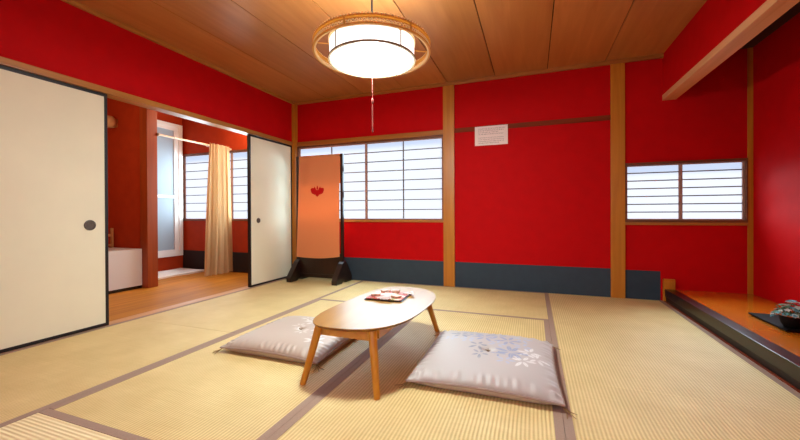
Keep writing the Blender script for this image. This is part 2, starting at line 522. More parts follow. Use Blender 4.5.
d3 = MB()
Y0, Y1, Z0, Z1 = -.86, -.035, .215, 2.21
d3.box(XA, XA + .05, Y0, Y0 + .06, Z0, Z1, .003); d3.box(XA, XA + .05, Y1 - .06, Y1, Z0, Z1, .003)
d3.box(XA, XA + .05, Y0 + .06, Y1 - .06, Z0, Z0 + .05, .003); d3.box(XA, XA + .05, Y0 + .06, Y1 - .06, Z1 - .05, Z1, .003)
door3 = struct(d3.build('door_3', M['alu']))
q = MB()
q.box(XA + .006, XA + .035, Y1 - .125, Y1 - .06, Z0 + .05, Z1 - .05, .002); q.box(XA + .006, XA + .035, Y0 + .06, Y0 + .125, Z0 + .05, Z1 - .05, .002)
q.box(XA + .006, XA + .035, Y0 + .125, Y1 - .125, Z0 + .05, Z0 + .1, .002); q.box(XA + .006, XA + .035, Y0 + .125, Y1 - .125, Z1 - .1, Z1 - .05, .002)
q.box(XA + .006, XA + .036, Y0 + .125, Y1 - .125, 1.09, 1.13, .002)
q.build('door_leaf', M['alu'], door3)
MB().box(XA + .012, XA + .018, Y0 + .125, Y1 - .125, Z0 + .1, 1.09).build('pane', M['glass'], door3)
MB().box(XA + .012, XA + .018, Y0 + .125, Y1 - .125, 1.13, Z1 - .1).build('pane', M['glass'], door3)

# ------------------------------------------------------------------ things in the next room
cab = thing('storage_cabinet', (-1.55, -1.6, -.004), 'low white cabinet in the dark nook behind the large sliding door', 'cabinet')
MB().box(-1.93, -1.2, -2.0, -1.222, .03, .45, .004).build('body', M['white'], cab)
MB().box(-1.92, -1.205, -1.99, -1.224, -.004, .03).build('plinth', M['black'], cab)

ws = thing('wooden_stand', (-1.70, -1.36, .45), 'small plain wooden stand on top of the low white cabinet', 'stand')
MB().box(-1.695, -1.67, -1.262, -1.237, .45, .685, .002).build('upright', M['plainwood'], ws)
MB().box(-1.695, -1.67, -1.492, -1.467, .45, .685, .002).build('upright', M['plainwood'], ws)
MB().box(-1.692, -1.673, -1.467, -1.262, .585, .615, .002).build('rail', M['plainwood'], ws)
MB().box(-1.692, -1.673, -1.467, -1.262, .47, .495, .002).build('rail', M['plainwood'], ws)

wl = thing('wall_lamp', (-1.675, -1.20, 1.945), 'small round beige lamp high on the nook wall beside the sliding door', 'lamp')
s = MB(); s.lathe([(.0, -.075), (.04, -.066), (.066, -.035), (.074, .0), (.066, .035), (.04, .064), (.0, .072)], (-1.672, -1.276, 1.945), 24)
s.build('lamp_shade', M['lampbeige'], wl, smooth=True)
MB().box(-1.702, -1.642, -1.215, -1.2, 1.895, 1.995, .003).build('wall_plate', M['plainwood'], wl)

bmat = MB()
nx, ny = 10, 26
gv = []
for top in (1, 0):
    for i in range(nx + 1):
        for j in range(ny + 1):
            u, v = i / nx, j / ny
            x = -2.06 + .53 * u + .02 * math.sin(9 * v + 1); y = -.86 + .80 * v + .012 * math.sin(7 * u)
            edge = min(u, 1 - u, v * 1.5, (1 - v) * 1.5)
            z = -.003 + (.022 + .012 * math.sin(11 * v + 5 * u) * min(1, edge * 6) if top else 0)
            gv.append(bmat.bm.verts.new((x, y, z)))
N = (nx + 1) * (ny + 1)
def gi(t, i, j): return gv[(0 if t else N) + i * (ny + 1) + j]
for i in range(nx):
    for j in range(ny):
        bmat.bm.faces.new((gi(1, i, j), gi(1, i + 1, j), gi(1, i + 1, j + 1), gi(1, i, j + 1)))
        bmat.bm.faces.new((gi(0, i, j), gi(0, i, j + 1), gi(0, i + 1, j + 1), gi(0, i + 1, j)))
for i in range(nx):
    for j in (0, ny):
        bmat.bm.faces.new((gi(1, i, j), gi(1, i + 1, j), gi(0, i + 1, j), gi(0, i, j)))
for j in range(ny):
    for i in (0, nx):
        bmat.bm.faces.new((gi(1, i, j), gi(1, i, j + 1), gi(0, i, j + 1), gi(0, i, j)))
tag(bmat.build('bath_mat', M['mat'], smooth=True), 'white cloth mat on the board floor before the glass door', 'mat')

# curtain rod and gathered curtain
rod = thing('curtain_rod', (-1.1, -.55, 1.787), 'cream curtain rod spanning from the red-brown post to the window wall', 'rod')
MB().tube([(-1.105, -1.094, 1.787), (-1.105, -.004, 1.787)], .0125, 12).build('pole', M['rod'], rod, smooth=True)
for y in (-1.088, -.012):
    MB().tube([(-1.105, y - .006, 1.787), (-1.105, y + .006, 1.787)], .02, 12).build('end_cap', M['rod'], rod, smooth=True)

cur = thing('curtain', (-1.1, -.22, 0), 'gathered beige curtain hanging from the cream rod before the window', 'curtain')
cm = MB(); nu, nv = 150, 40
rows = []
for j in range(nv + 1):
    t = j / nv                                  # 0 bottom .. 1 top
    z = .02 + 1.785 * t
    ya, yb = -.545 + .10 * t, -.055 - .045 * t
    row = []
    for i in range(nu + 1):
        s_ = i / nu
        fold = math.sin(2 * PI * 5.5 * s_ + .5 * math.sin(5 * s_) + .35 * math.sin(3.1 * t + 4 * s_)) + .18 * math.sin(2 * PI * 15 * s_ + 2 * t)
        amp = (.036 + .004 * math.sin(3 * s_ + 1)) * (1 - .35 * t ** 6)
        y = ya + (yb - ya) * s_ + .012 * math.cos(2 * PI * 6.5 * s_)
        lean = .045 * (1 - t)
        row.append(cm.bm.verts.new((-1.038 + .95 * amp * fold / 1.0, y, z + .012 * math.sin(2 * PI * 6.5 * s_) * (1 - t) * .3)))
    rows.append(row)
for j in range(nv):
    for i in range(nu):
        cm.bm.faces.new((rows[j][i], rows[j][i + 1], rows[j + 1][i + 1], rows[j + 1][i]))
bmesh.ops.solidify(cm.bm, geom=cm.bm.faces[:], thickness=.0035)
cur_cloth = cm.build('cloth', M['curtain'], cur, smooth=True, angle=80)
for i in range(9):
    y = -.43 + .32 * i / 8
    MB().tube([(-1.06, y, 1.76), (-1.088, y, 1.757), (-1.105, y, 1.770)], .003, 6).build('curtain_hook', M['rod'], cur_cloth, smooth=True)

# ------------------------------------------------------------------ banner stand with orange cloth
st = thing('banner_stand', (.53, -.2, 0), 'dark lacquered wooden stand in the corner holding the orange cloth', 'stand')
for x in (.208, .848):
    MB().box(x - .017, x + .017, -.217, -.183, .03, 1.578, .003).build('post', M['stand'], st)
    f = MB()
    f.prism([(-.40, .001), (-.405, .05), (-.385, .085), (-.255, .235), (-.215, .262), (-.185, .262), (-.145, .235), (-.035, .085), (-.022, .05), (-.026, .001), (-.15, .001), (-.19, .028), (-.235, .028), (-.275, .001)], 'x', x - .034, x + .034, .004)
    f.build('foot', M['stand'], st)
MB().box(.225, .831, -.212, -.188, 1.545, 1.572, .004).build('top_rail', M['stand'], st)
MB().box(.225, .831, -.206, -.194, .085, .325, .002).build('lower_panel', M['stand'], st)
MB().box(.225, .831, -.215, -.185, .045, .088, .003).build('bottom_rail', M['stand'], st)
MB().box(.225, .831, -.213, -.187, .325, .35, .003).build('middle_rail', M['stand'], st)
cl = MB(); nu, nv = 36, 60
rows = []
def cloth_pt(u, s_):
    """u across 0..1; s_ along the cloth from the back hem over the rail to the front hem"""
    back, front = .35, 1.0
    sag = .022 * math.sin(PI * u)
    if s_ < back:                                         # hangs behind the rail
        t = s_ / back
        z = 1.22 + (1.575 - 1.22) * t; y = -.182 + .004 * math.sin(6 * u)
        x0, x1 = .236, .826
    elif s_ < back + .04:
        a = (s_ - back) / .04 * PI
        y = -.2 + .018 * math.cos(a) ; z = 1.575 + .005 * math.sin(a)
        x0, x1 = .236, .826
    else:
        t = (s_ - back - .04) / (1.39 - back - .04)
        z = 1.575 - (1.575 - .318) * t - sag * t * t - .02 * (1 - u) * t
        y = -.2185 - .008 * math.sin(2.2 * PI * u + 1.5 * t) * t - .008 * t - .006 * math.sin(PI * t)
        x0, x1 = .236 - .036 * t * t, .826
    return Vector((x0 + (x1 - x0) * u, y, z))
SS = [.35 * i / 8 for i in range(8)] + [.35 + .04 * i / 8 for i in range(8)] + [.39 + i / 44 for i in range(45)]
for s_ in SS:
    rows.append([cl.bm.verts.new(cloth_pt(i / nu, s_)) for i in range(nu + 1)])
for j in range(len(SS) - 1):
    for i in range(nu):
        cl.bm.faces.new((rows[j][i], rows[j][i + 1], rows[j + 1][i + 1], rows[j + 1][i]))
bmesh.ops.recalc_face_normals(cl.bm, faces=cl.bm.faces[:])
bmesh.ops.solidify(cl.bm, geom=cl.bm.faces[:], thickness=.0015)
clo = cl.build('hanging_cloth', M['cloth'], smooth=True, angle=80)
tag(clo, 'long orange cloth with a small red crest hung over the dark stand', 'cloth')
# crest: a small leaf-shaped emblem of three lobes on a base, drawn flat on the cloth
cr = MB()
def crest_poly(pts):
    vs = []
    for px, pz in pts:
        x = .511 + px; z = 1.128 + pz
        u = (x - .236) / .59; t = (1.575 - z) / 1.257
        y = -.2185 - .008 * math.sin(2.2 * PI * u + 1.5 * t) * t - .008 * t - .006 * math.sin(PI * t) - .0026
        vs.append((x, y, z))
    a = [cr.bm.verts.new(v) for v in vs]; b = [cr.bm.verts.new((v[0], v[1] + .0012, v[2])) for v in vs]
    cr.bm.faces.new(a); cr.bm.faces.new(b[::-1])
    for i in range(len(a)):
        cr.bm.faces.new((a[i], a[(i + 1) % len(a)], b[(i + 1) % len(a)], b[i]))
def petal(cx_, cz_, ang, L, W):
    pts = []
    for i in range(14):
        a = 2 * PI * i / 14
        lx = math.cos(a) * L * .5; lz = math.sin(a) * W * .5 * (1 - .35 * math.cos(a))
        pts.append((cx_ + lx * math.cos(ang) - lz * math.sin(ang), cz_ + lx * math.sin(ang) + lz * math.cos(ang)))
    crest_poly(pts)
petal(-.058, .006, PI * .80, .085, .075); petal(.058, .006, PI * .20, .085, .075)
petal(-.022, -.018, PI * 1.25, .07, .05); petal(.022, -.018, -PI * .25, .07, .05)
petal(0, -.028, -PI / 2, .085, .07); petal(0, .042, PI / 2, .05, .022)
petal(-.034, .032, PI * .62, .05, .02); petal(.034, .032, PI * .38, .05, .02)
cr.build('crest', M['crest'], clo)

# ------------------------------------------------------------------ pendant lamp
LX, LY = 2.128, -2.1
lamp = thing('pendant_lamp', (LX, LY, ZC), 'round white pendant lamp with a bamboo fretwork ring hanging over the table', 'lamp')
MB().tube([(LX, LY, ZC - .001), (LX, LY, 1.90)], .006, 10).build('cord', M['cord'], lamp, smooth=True)
MB().lathe([(0, 0), (.06, 0), (.06, -.02), (.045, -.035), (0, -.035)], (LX, LY, ZC), 32).build('ceiling_rose', M['ivory'], lamp, smooth=True)
ZB = 1.764
RD = .254
d = MB(); d.lathe([(0, .108), (RD * .5, .108), (RD, .106), (RD, .004)], (LX, LY, ZB), 96)
drum = d.build('drum_shade', M['shade'], lamp, smooth=True)
d = MB(); d.lathe([(RD - .003, .004), (RD - .02, -.004), (RD * .6, -.010), (0, -.013)], (LX, LY, ZB), 96)
diff = d.build('diffuser', M['shade'], lamp, smooth=True)
for z, nm in ((ZB, 'lower_rim'), (ZB + .105, 'upper_rim')):
    d = MB(); d.lathe([(RD - .002, -.004), (RD + .007, -.004), (RD + .007, .009), (RD - .002, .009)], (LX, LY, z), 96, close=True)
    d.build(nm, M['lampedge'] if z == ZB else M['ivory'], drum, smooth=True)
d = MB(); d.lathe([(0, -.028), (.006, -.026), (.008, -.018), (.006, -.012), (0, -.0118)], (LX, LY, ZB), 16); d.build('finial', M['lampedge'], diff, smooth=True)
for i in range(4):
    a = math.radians(-27.4 + 90 * i)
    x, y = LX + (RD + .003) * math.cos(a), LY + (RD + .003) * math.sin(a)
    MB().tube([(x, y, ZB + .009), (x, y, ZB + .104)], .003, 6).build('rib', M['lampedge'], drum)
RR = .347
TILT = math.radians(1.5)                     # the ring hangs slightly low on the window side
def ring_build(mb, name, m, smooth=False):
    c_ = Vector((LX, LY, 1.832))
    bmesh.ops.rotate(mb.bm, verts=mb.bm.verts[:], cent=c_, matrix=Matrix.Rotation(-TILT, 3, Vector((math.cos(.354), math.sin(.354), 0))))
    return mb.build(name, m, lamp, smooth=smooth)
def hoop(r0_, r1_, z0_, z1_):
    return MB().lathe([(r0_, z0_), (r1_, z0_), (r1_, z1_), (r0_, z1_)], (LX, LY, 0), 120, close=True)
ring_build(hoop(RR - .005, RR + .005, 1.8030, 1.8095), 'lower_hoop', M['gold'], True)
ring_build(hoop(RR - .014, RR - .0052, 1.8020, 1.8180), 'inner_band', M['ivory'], True)
ring_build(hoop(RR - .005, RR + .005, 1.8470, 1.8530), 'upper_hoop', M['gold'], True)
ring_build(hoop(RR - .003, RR + .003, 1.8320, 1.8360), 'middle_hoop', M['gold'], True)
d = MB()
for i in range(120):
    a = 2 * PI * i / 120
    d.lathe([(0, -.006), (.005, -.003), (.005, .003), (0, .006)], (LX + RR * math.cos(a), LY + RR * math.sin(a), 1.8575), 6)
ring_build(d, 'beading', M['ivory'], True)['kind'] = 'stuff'
fr = MB()
nb = 110; RB = .003
for i in range(nb):
    for sgn in (1, -1):
        a0 = 2 * PI * i / nb; a1 = a0 + sgn * 2 * PI / nb * 1.0
        p0 = (LX + RR * math.cos(a0), LY + RR * math.sin(a0), 1.8100); p1 = (LX + RR * math.cos(a1), LY + RR * math.sin(a1), 1.8318)
        fr.tube([p0, p1], RB, 4, cap=False)
ring_build(fr, 'fretwork', M['ivory'])
ring_build(MB().lathe([(RR - .001, 1.8362), (RR + .001, 1.8362), (RR + .001, 1.8468), (RR - .001, 1.8468)], (LX, LY, 0), 120, close=True), 'amber_band', M['amber'], True)
for i in range(6):
    a = math.radians(-29.4 + 60 * i)
    d = MB()
    d.tube([(LX + RD * math.cos(a), LY + RD * math.sin(a), 1.8500), (LX + RR * math.cos(a), LY + RR * math.sin(a), 1.8490)], .003, 6)
    d.box(LX + RR * math.cos(a) - .005, LX + RR * math.cos(a) + .005, LY + RR * math.sin(a) - .005, LY + RR * math.sin(a) + .005, 1.8050, 1.8520)
    ring_build(d, 'strut', M['gold'])
pull = MB().tube([(LX, LY, ZB - .026), (LX, LY, 1.34)], .0022, 6).build('pull_cord', M['pull'], lamp)
d = MB(); d.lathe([(0, .018), (.006, .012), (.0085, 0), (.006, -.014), (0, -.018)], (LX, LY, 1.525), 12); d.build('pull_bead', M['pull'], pull, smooth=True)
d = MB(); d.lathe([(0, .17), (.004, .165), (.0045, .02), (.006, .012), (.006, 0), (0, -.004)], (LX, LY, 1.337), 12); d.build('pull_handle', M['pull'], pull, smooth=True)

# ------------------------------------------------------------------ low table
TX, TY = 2.181, -2.060
HWX, HWY, TZ = .263, .516, .292
tb = thing('low_table', (TX, TY, 0), 'low rounded wooden table with splayed legs at the centre of the mats', 'table')
def sup(t, a, b, n=2.8, rot=-.0423):
    c_, s_ = math.cos(t), math.sin(t)
    x, y = a * math.copysign(abs(c_) ** (2 / n), c_), b * math.copysign(abs(s_) ** (2 / n), s_)
    g_ = 1 + .04 * math.cos(3 * (t + 2.2))           # slightly egg-shaped top
    x *= g_; y *= g_
    return (TX + x * math.cos(rot) - y * math.sin(rot), TY + x * math.sin(rot) + y * math.cos(rot))
tt = MB(); NP = 96
prof = [(1.0 - .055, -.018), (1 - .016, -.008), (1.0, -.003), (1 - .003, 0.0)]
rings = []
for k_, dz in prof:
    ring = []
    for i in range(NP):
        t = 2 * PI * i / NP
        x, y = sup(t, HWX - (1 - k_) * .3, HWY - (1 - k_) * .3)
        ring.append(tt.bm.verts.new((x, y, TZ + dz)))
    rings.append(ring)
for A, B in zip(rings[:-1], rings[1:]):
    for i in range(NP):
        tt.bm.faces.new((A[i], A[(i + 1) % NP], B[(i + 1) % NP], B[i]))
tt.bm.faces.new(rings[0][::-1]); topface = tt.bm.faces.new(rings[-1])
tt.build('tabletop', M['tabletop'], tb, smooth=True, angle=28)
feet = [(1.968, -2.592), (2.372, -2.597), (2.395, -1.588), (1.985, -1.588)]
tops = [(2.002, -2.49), (2.300, -2.49), (2.340, -1.69), (2.035, -1.69)]
for (fx, fy), (tx, ty) in zip(feet, tops):
    l = MB().tube([(fx, fy, .0), (fx + (tx - fx) * .03, fy + (ty - fy) * .03, .008), (tx, ty, TZ - .0175)], [.0135, .0155, .0225], 20)
    for v in l.bm.verts:
        if v.co.z < .012: v.co.z = max(0.0, v.co.z)
        if v.co.z < .004 : v.co.z = 0.0018
        if v.co.z > TZ - .03: v.co.z = TZ - .0178
    l.build('leg', M['legwood'], tb, smooth=True)
ap = MB()
ap.box(2.0, 2.30, -2.496, -2.462, TZ - .070, TZ - .018, .002)
ap.box(2.035, 2.34, -1.72, -1.69, TZ - .070, TZ - .018, .002)
for x, x2 in ((1.992, 2.022), (2.300, 2.328)):
    ap.prism([(x, -2.465), (x + .026, -2.465), (x2 + .026, -1.72), (x2, -1.72)], 'z', TZ - .064, TZ - .018)
ap.build('apron', M['tableside'], tb)

# tray with patterned papers on the table
tr = thing('serving_tray', (2.14, -1.885, TZ), 'dark-edged square tray topped with pink and white patterned papers on the table', 'tray')
tr.rotation_euler = (0, 0, 0)
mt, nt, b = newmat('patterned_paper')
tc = nt.nodes.new('ShaderNodeTexCoord'); vo = nt.nodes.new('ShaderNodeTexVoronoi'); vo.inputs['Scale'].default_value = 26
nt.links.new(tc.outputs['Object'], vo.inputs['Vector'])
rp = nt.nodes.new('ShaderNodeValToRGB'); rp.color_ramp.interpolation = 'CONSTANT'
els = rp.color_ramp.elements
els[0].position = 0; els[0].color = lin(190, 104, 94)
els[1].position = .25; els[1].color = lin(222, 204, 188)
for ps, cc in ((.45, lin(206, 140, 126)), (.6, lin(150, 150, 96)), (.72, lin(214, 188, 166)), (.86, lin(168, 70, 62))):
    e = els.new(ps); e.color = cc
sp = nt.nodes.new('ShaderNodeSeparateColor'); nt.links.new(vo.outputs['Color'], sp.inputs['Color'])
nt.links.new(sp.outputs[0], rp.inputs['Fac']); nt.links.new(rp.outputs['Color'], b.inputs['Base Color']); b.inputs['Roughness'].default_value = .6
def rotbox(mb, cx_, cy_, a, b_, z0, z1, ang, bev=0):
    q = MB().box(-a, a, -b_, b_, z0, z1, bev)
    bmesh.ops.rotate(q.bm, verts=q.bm.verts[:], cent=(0, 0, 0), matrix=Matrix.Rotation(ang, 3, 'Z'))
    bmesh.ops.translate(q.bm, verts=q.bm.verts[:], vec=(cx_, cy_, 0))
    me = bpy.data.meshes.new('tmp'); q.bm.to_mesh(me); q.bm.free(); mb.bm.from_mesh(me); bpy.data.meshes.remove(me)
    return mb
rotbox(MB(), 2.142, -1.885, .125, .118, TZ + .0005, TZ + .007, .04, .002).build('tray_base', M['black'], tr)
rotbox(MB(), 2.142, -1.885, .118, .111, TZ + .007, TZ + .013, .04, .001).build('patterned_paper', mt, tr)
def fold_paper(cx_, cy_, ang, n, L, W, z, spread):
    vs0, vs1 = [], []
    fan = MB()
    for i in range(n + 1):
        a = ang + spread * (i / n - .5)
        zz = z + (.008 if i % 2 else 0)
        vs0.append(fan.bm.verts.new((cx_ + .012 * math.cos(a), cy_ + .012 * math.sin(a), z + .002)))
        vs1.append(fan.bm.verts.new((cx_ + L * math.cos(a), cy_ + L * math.sin(a), zz)))
    for i in range(n):
        fan.bm.faces.new((vs0[i], vs1[i], vs1[i + 1], vs0[i + 1]))
    bmesh.ops.solidify(fan.bm, geom=fan.bm.faces[:], thickness=.0006)
    fan.build('folded_paper', M['paper'], tr)
fold_paper(2.16, -1.90, -PI / 2 - .1, 10, .115, .1, TZ + .0145, 1.1)
fold_paper(2.10, -1.84, PI / 2 + .4, 8, .07, .1, TZ + .0145, 1.3)
fold_paper(2.20, -1.83, .5, 8, .095, .1, TZ + .0145, .9)
wrapper = plain('pink_wrapper', lin(196, 150, 126), .5, .3, noise=.4, scale=60)
for px, py, a, b_, h, an in ((2.07, -1.93, .03, .02, .016, .3), (2.215, -1.935, .028, .022, .014, -.4), (2.085, -1.80, .03, .02, .014, 1.0), (2.16, -1.80, .024, .02, .018, .2)):
    rotbox(MB(), px, py, a, b_, TZ + .013, TZ + .013 + h, an, .005).build('wrapped_sweet', wrapper, tr)

# ------------------------------------------------------------------ floor cushions
def satin(name):
    m, nt, b = newmat(name)
    at = nt.nodes.new('ShaderNodeAttribute'); at.attribute_name = 'weave'
    nt.links.new(at.outputs['Color'], b.inputs['Base Color'])
    b.inputs['Roughness'].default_value = .5
    b.inputs['Specular IOR Level'].default_value = .4
    b.inputs['Sheen Weight'].default_value = .3
    b.inputs['Sheen Roughness'].default_value = .4
    return m
SATIN = satin('satin_weave')
def cushion(cx_, cy_, hx, hy, ang, H, leaves, base, label, seed, strength=.85):
    rnd = random.Random(seed)
    t = thing('floor_cushion', (cx_, cy_, 0), label, 'cushion', 'floor cushions at the low table')
    n = 150
    mb = MB(); bm = mb.bm
    ca, sa = math.cos(ang), math.sin(ang)
    wr = [(rnd.uniform(0, 2 * PI), rnd.uniform(22, 62), rnd.uniform(.4, 1)) for _ in range(6)]
    cols = []
    def shape(u, v, top):
        # outline slightly concave between pointed corners
        x = hx * u * (1 - .035 * (1 - v * v) * abs(u) ** 3)
        y = hy * v * (1 - .035 * (1 - u * u) * abs(v) ** 3)
        e = max(0.0, (1 - abs(u) ** 4)) ** .5 * max(0.0, (1 - abs(v) ** 4)) ** .5
        seam = .040 - .010 * (abs(u * v)) ** 2
        if top:
            z = seam + (H - seam) * e
            r2 = u * u + v * v
            z -= .022 * math.exp(-r2 / .006) * 1.0
            # gathers running in from the seams
            for d_, s_ in ((1 - abs(v), u), (1 - abs(u), v)):
                if d_ < .35:
                    for ph, fr_, am in wr:
                        z += .0015 * am * math.sin(fr_ * s_ + ph + 5 * d_) * math.exp(-((d_ - .09) / .08) ** 2) * (1 + .6 * math.sin(5 * s_ + ph))
            z += .003 * math.sin(4.1 * u + 2 + seed) * math.sin(3.3 * v + 1) * e
        else:
            z = seam - (seam - .004) * min(1, e * 2.2)
        return x, y, max(z, .0035)
    def leafv(u, v):
        best = 0; bc = None
        for lx, ly, la, L, W, col in leaves:
            dx, dy = (u - lx), (v - ly)
            a = (dx * math.cos(la) + dy * math.sin(la)) / L
            if a < 0 or a > 1: continue
            w = W * math.sin(PI * a) ** .8
            d_ = abs(-dx * math.sin(la) + dy * math.cos(la))
            if d_ < w:
                k_ = min(1, (w - d_) / (W * .35)) * strength
                if d_ < W * .12: k_ *= .35
                if k_ > best: best = k_; bc = col
        return best, bc
    T = {}
    for top in (1, 0):
        for i in range(n + 1):
            for j in range(n + 1):
                bd = i in (0, n) or j in (0, n)
                if bd and not top:
                    T[(0, i, j)] = T[(1, i, j)]; continue
                u, v = 2 * i / n - 1, 2 * j / n - 1
                x, y, z = shape(u, v, top)
                T[(top, i, j)] = bm.verts.new((cx_ + x * ca - y * sa, cy_ + x * sa + y * ca, z))
                c_ = base
                if top:
                    k_, lc = leafv(u, v)
                    if lc: c_ = tuple(base[q] * (1 - k_) + lc[q] * k_ for q in range(3)) + (1,)
                cols.append(c_)
    for i in range(n):
        for j in range(n):
            bm.faces.new((T[(1, i, j)], T[(1, i + 1, j)], T[(1, i + 1, j + 1)], T[(1, i, j + 1)]))
            bm.faces.new((T[(0, i, j)], T[(0, i, j + 1)], T[(0, i + 1, j + 1)], T[(0, i + 1, j)]))
    o = mb.build('cushion_cover', SATIN, t, smooth=True, angle=100)
    at = o.data.color_attributes.new('weave', 'FLOAT_COLOR', 'POINT')
    at.data.foreach_set('color', [q for c_ in cols for q in c_])
    def W3(u, v, z):
        x, y = hx * u, hy * v
        return (cx_ + x * ca - y * sa, cy_ + x * sa + y * ca, z)
    # piping round the seam
    pip = MB(); pts = []
    for su, sv, eu, ev in ((-1, -1, 1, -1), (1, -1, 1, 1), (1, 1, -1, 1), (-1, 1, -1, -1)):
        for q in range(24):
            f = q / 24; u, v = su + (eu - su) * f, sv + (ev - sv) * f
            x, y, z = shape(u, v, 1)
            pts.append((cx_ + x * ca - y * sa, cy_ + x * sa + y * ca, .040 - .010 * abs(u * v) ** 2))
    pip.tube(pts + [pts[0]], .005, 6)
    pip.build('piping', M['pipe'], o, smooth=True)
    # centre tie
    zc = H - .020
    tf = MB()
    for q in range(5):
        a = 2 * PI * q / 5 + .4
        tf.tube([W3(0, 0, zc + .002), W3(.02 * math.cos(a), .02 * math.sin(a), zc + .010), W3(.045 * math.cos(a), .045 * math.sin(a), zc + .010 + .004 * (q % 2))], [.0024, .002, .0014], 6)
    tf.build('centre_tie', M['tuft'], t, smooth=True)
    # corner tassels
    for u, v in ((-1, -1), (1, -1), (1, 1), (-1, 1)):
        ts = MB()
        d0 = math.atan2(v, u) + ang
        for q in range(3):
            a = d0 + (q - 1) * .35
            p0 = W3(u * .99, v * .99, .022)
            p0 = (p0[0] - .006 * math.cos(d0), p0[1] - .006 * math.sin(d0), .022)
            L = .05 + .02 * rnd.random()
            ts.tube([p0, (p0[0] + .5 * L * math.cos(a), p0[1] + .5 * L * math.sin(a), .010), (p0[0] + L * math.cos(a + .2 * (q - 1)), p0[1] + L * math.sin(a + .2 * (q - 1)), .0035)], [.0024, .002, .0014], 6)
        ts.build('tassel', M['tassel'], t, smooth=True)
    return t
M['pipe'] = plain('cushion_piping', lin(164, 142, 130), .5, .5)
rl = random.Random(3)
def spray(cu, cv, n, L, col, spread=2 * PI, a0=0, jit=.3):
    out = []
    for i in range(n):
        a = a0 + spread * i / n + rl.uniform(-jit, jit)
        r = .02
        out.append((cu + r * math.cos(a), cv + r * math.sin(a), a, L * rl.uniform(.7, 1.15), L * .16, col))
    return out
BLUE, PALE, GREY, WHT = lin(120, 140, 180), lin(168, 182, 208), lin(108, 118, 140), lin(236, 234, 230)
lr = []
for cu, cv, n, L, col in ((-.52, .52, 6, .19, GREY), (-.30, .66, 6, .20, BLUE), (-.10, .50, 6, .20, BLUE), (.10, .66, 7, .20, BLUE), (.28, .44, 6, .20, BLUE), (.50, .60, 6, .18, PALE),
                          (-.16, .10, 5, .18, GREY), (-.10, -.22, 5, .16, GREY), (.34, -.02, 7, .26, BLUE), (.62, .06, 6, .20, WHT), (.52, -.30, 6, .20, WHT), (.28, -.36, 5, .16, PALE),
                          (-.66, .34, 5, .13, PALE), (.12, .26, 5, .16, PALE), (.52, .26, 5, .18, PALE), (-.36, .30, 6, .15, PALE), (.72, -.14, 5, .18, WHT), (.16, -.14, 4, .12, BLUE)):
    lr += spray(cu, cv, n, L, col)
ll = []
for cu, cv, n, L, col in ((.05, .42, 7, .24, WHT), (.42, .50, 6, .2, WHT), (-.22, .60, 6, .17, WHT), (.35, .10, 6, .2, WHT), (.55, -.2, 6, .18, WHT), (.15, -.18, 5, .15, WHT), (.62, -.50, 6, .2, WHT), (-.1, .1, 5, .13, WHT), (.72, .2, 5, .16, WHT)):
    ll += spray(cu, cv, n, L, col)
cushion(2.803, -2.062, .352, .372, .015, .098, lr, lin(186, 176, 170), 'satin floor cushion with blue-grey leaf pattern right of the table', 1)
cushion(1.588, -2.075, .345, .335, -.0, .090, ll, lin(182, 162, 146), 'taupe satin floor cushion with white leaf pattern left of the table', 2, .6)

# ------------------------------------------------------------------ alcove ornament
M['board'] = plain('black_board', lin(14, 11, 11), .6, .12)
fb = thing('flower_board', (4.66, -1.03, .112), 'black lacquered square board lying on the alcove floor under the flowers', 'board')
MB().box(4.475, 4.845, -1.235, -.825, .118, .128, .002).build('board_top', M['board'], fb)
for x in (4.52, 4.80):
    MB().box(x - .012, x + .012, -1.20, -.86, .112, .118).build('batten', M['board'], fb)
fx, fy, fz = 4.54, -1.16, .128
bw = thing('flower_bowl', (fx, fy, fz), 'small dark bowl of blue-white flowers on the black alcove board', 'flowers')
d = MB(); d.lathe([(0, 0), (.036, 0), (.04, .006), (.052, .03), (.057, .06), (.054, .082), (.048, .082), (.05, .06), (.04, .03), (0, .02)], (fx, fy, fz), 32)
bowl = d.build('bowl', M['board'], bw, smooth=True)
d = MB(); d.lathe([(.0545, .070), (.058, .078), (.054, .088), (.046, .082)], (fx, fy, fz), 32, close=True); d.build('bowl_rim', plain('amber_glaze', lin(196, 120, 50), .3, .5), bowl, smooth=True)
rf = random.Random(11)
fm = [plain('flower_' + n_, c_, .6, .4) for n_, c_ in (('teal', lin(96, 156, 168)), ('white', lin(206, 216, 208)), ('leaf', lin(70, 104, 72)))]
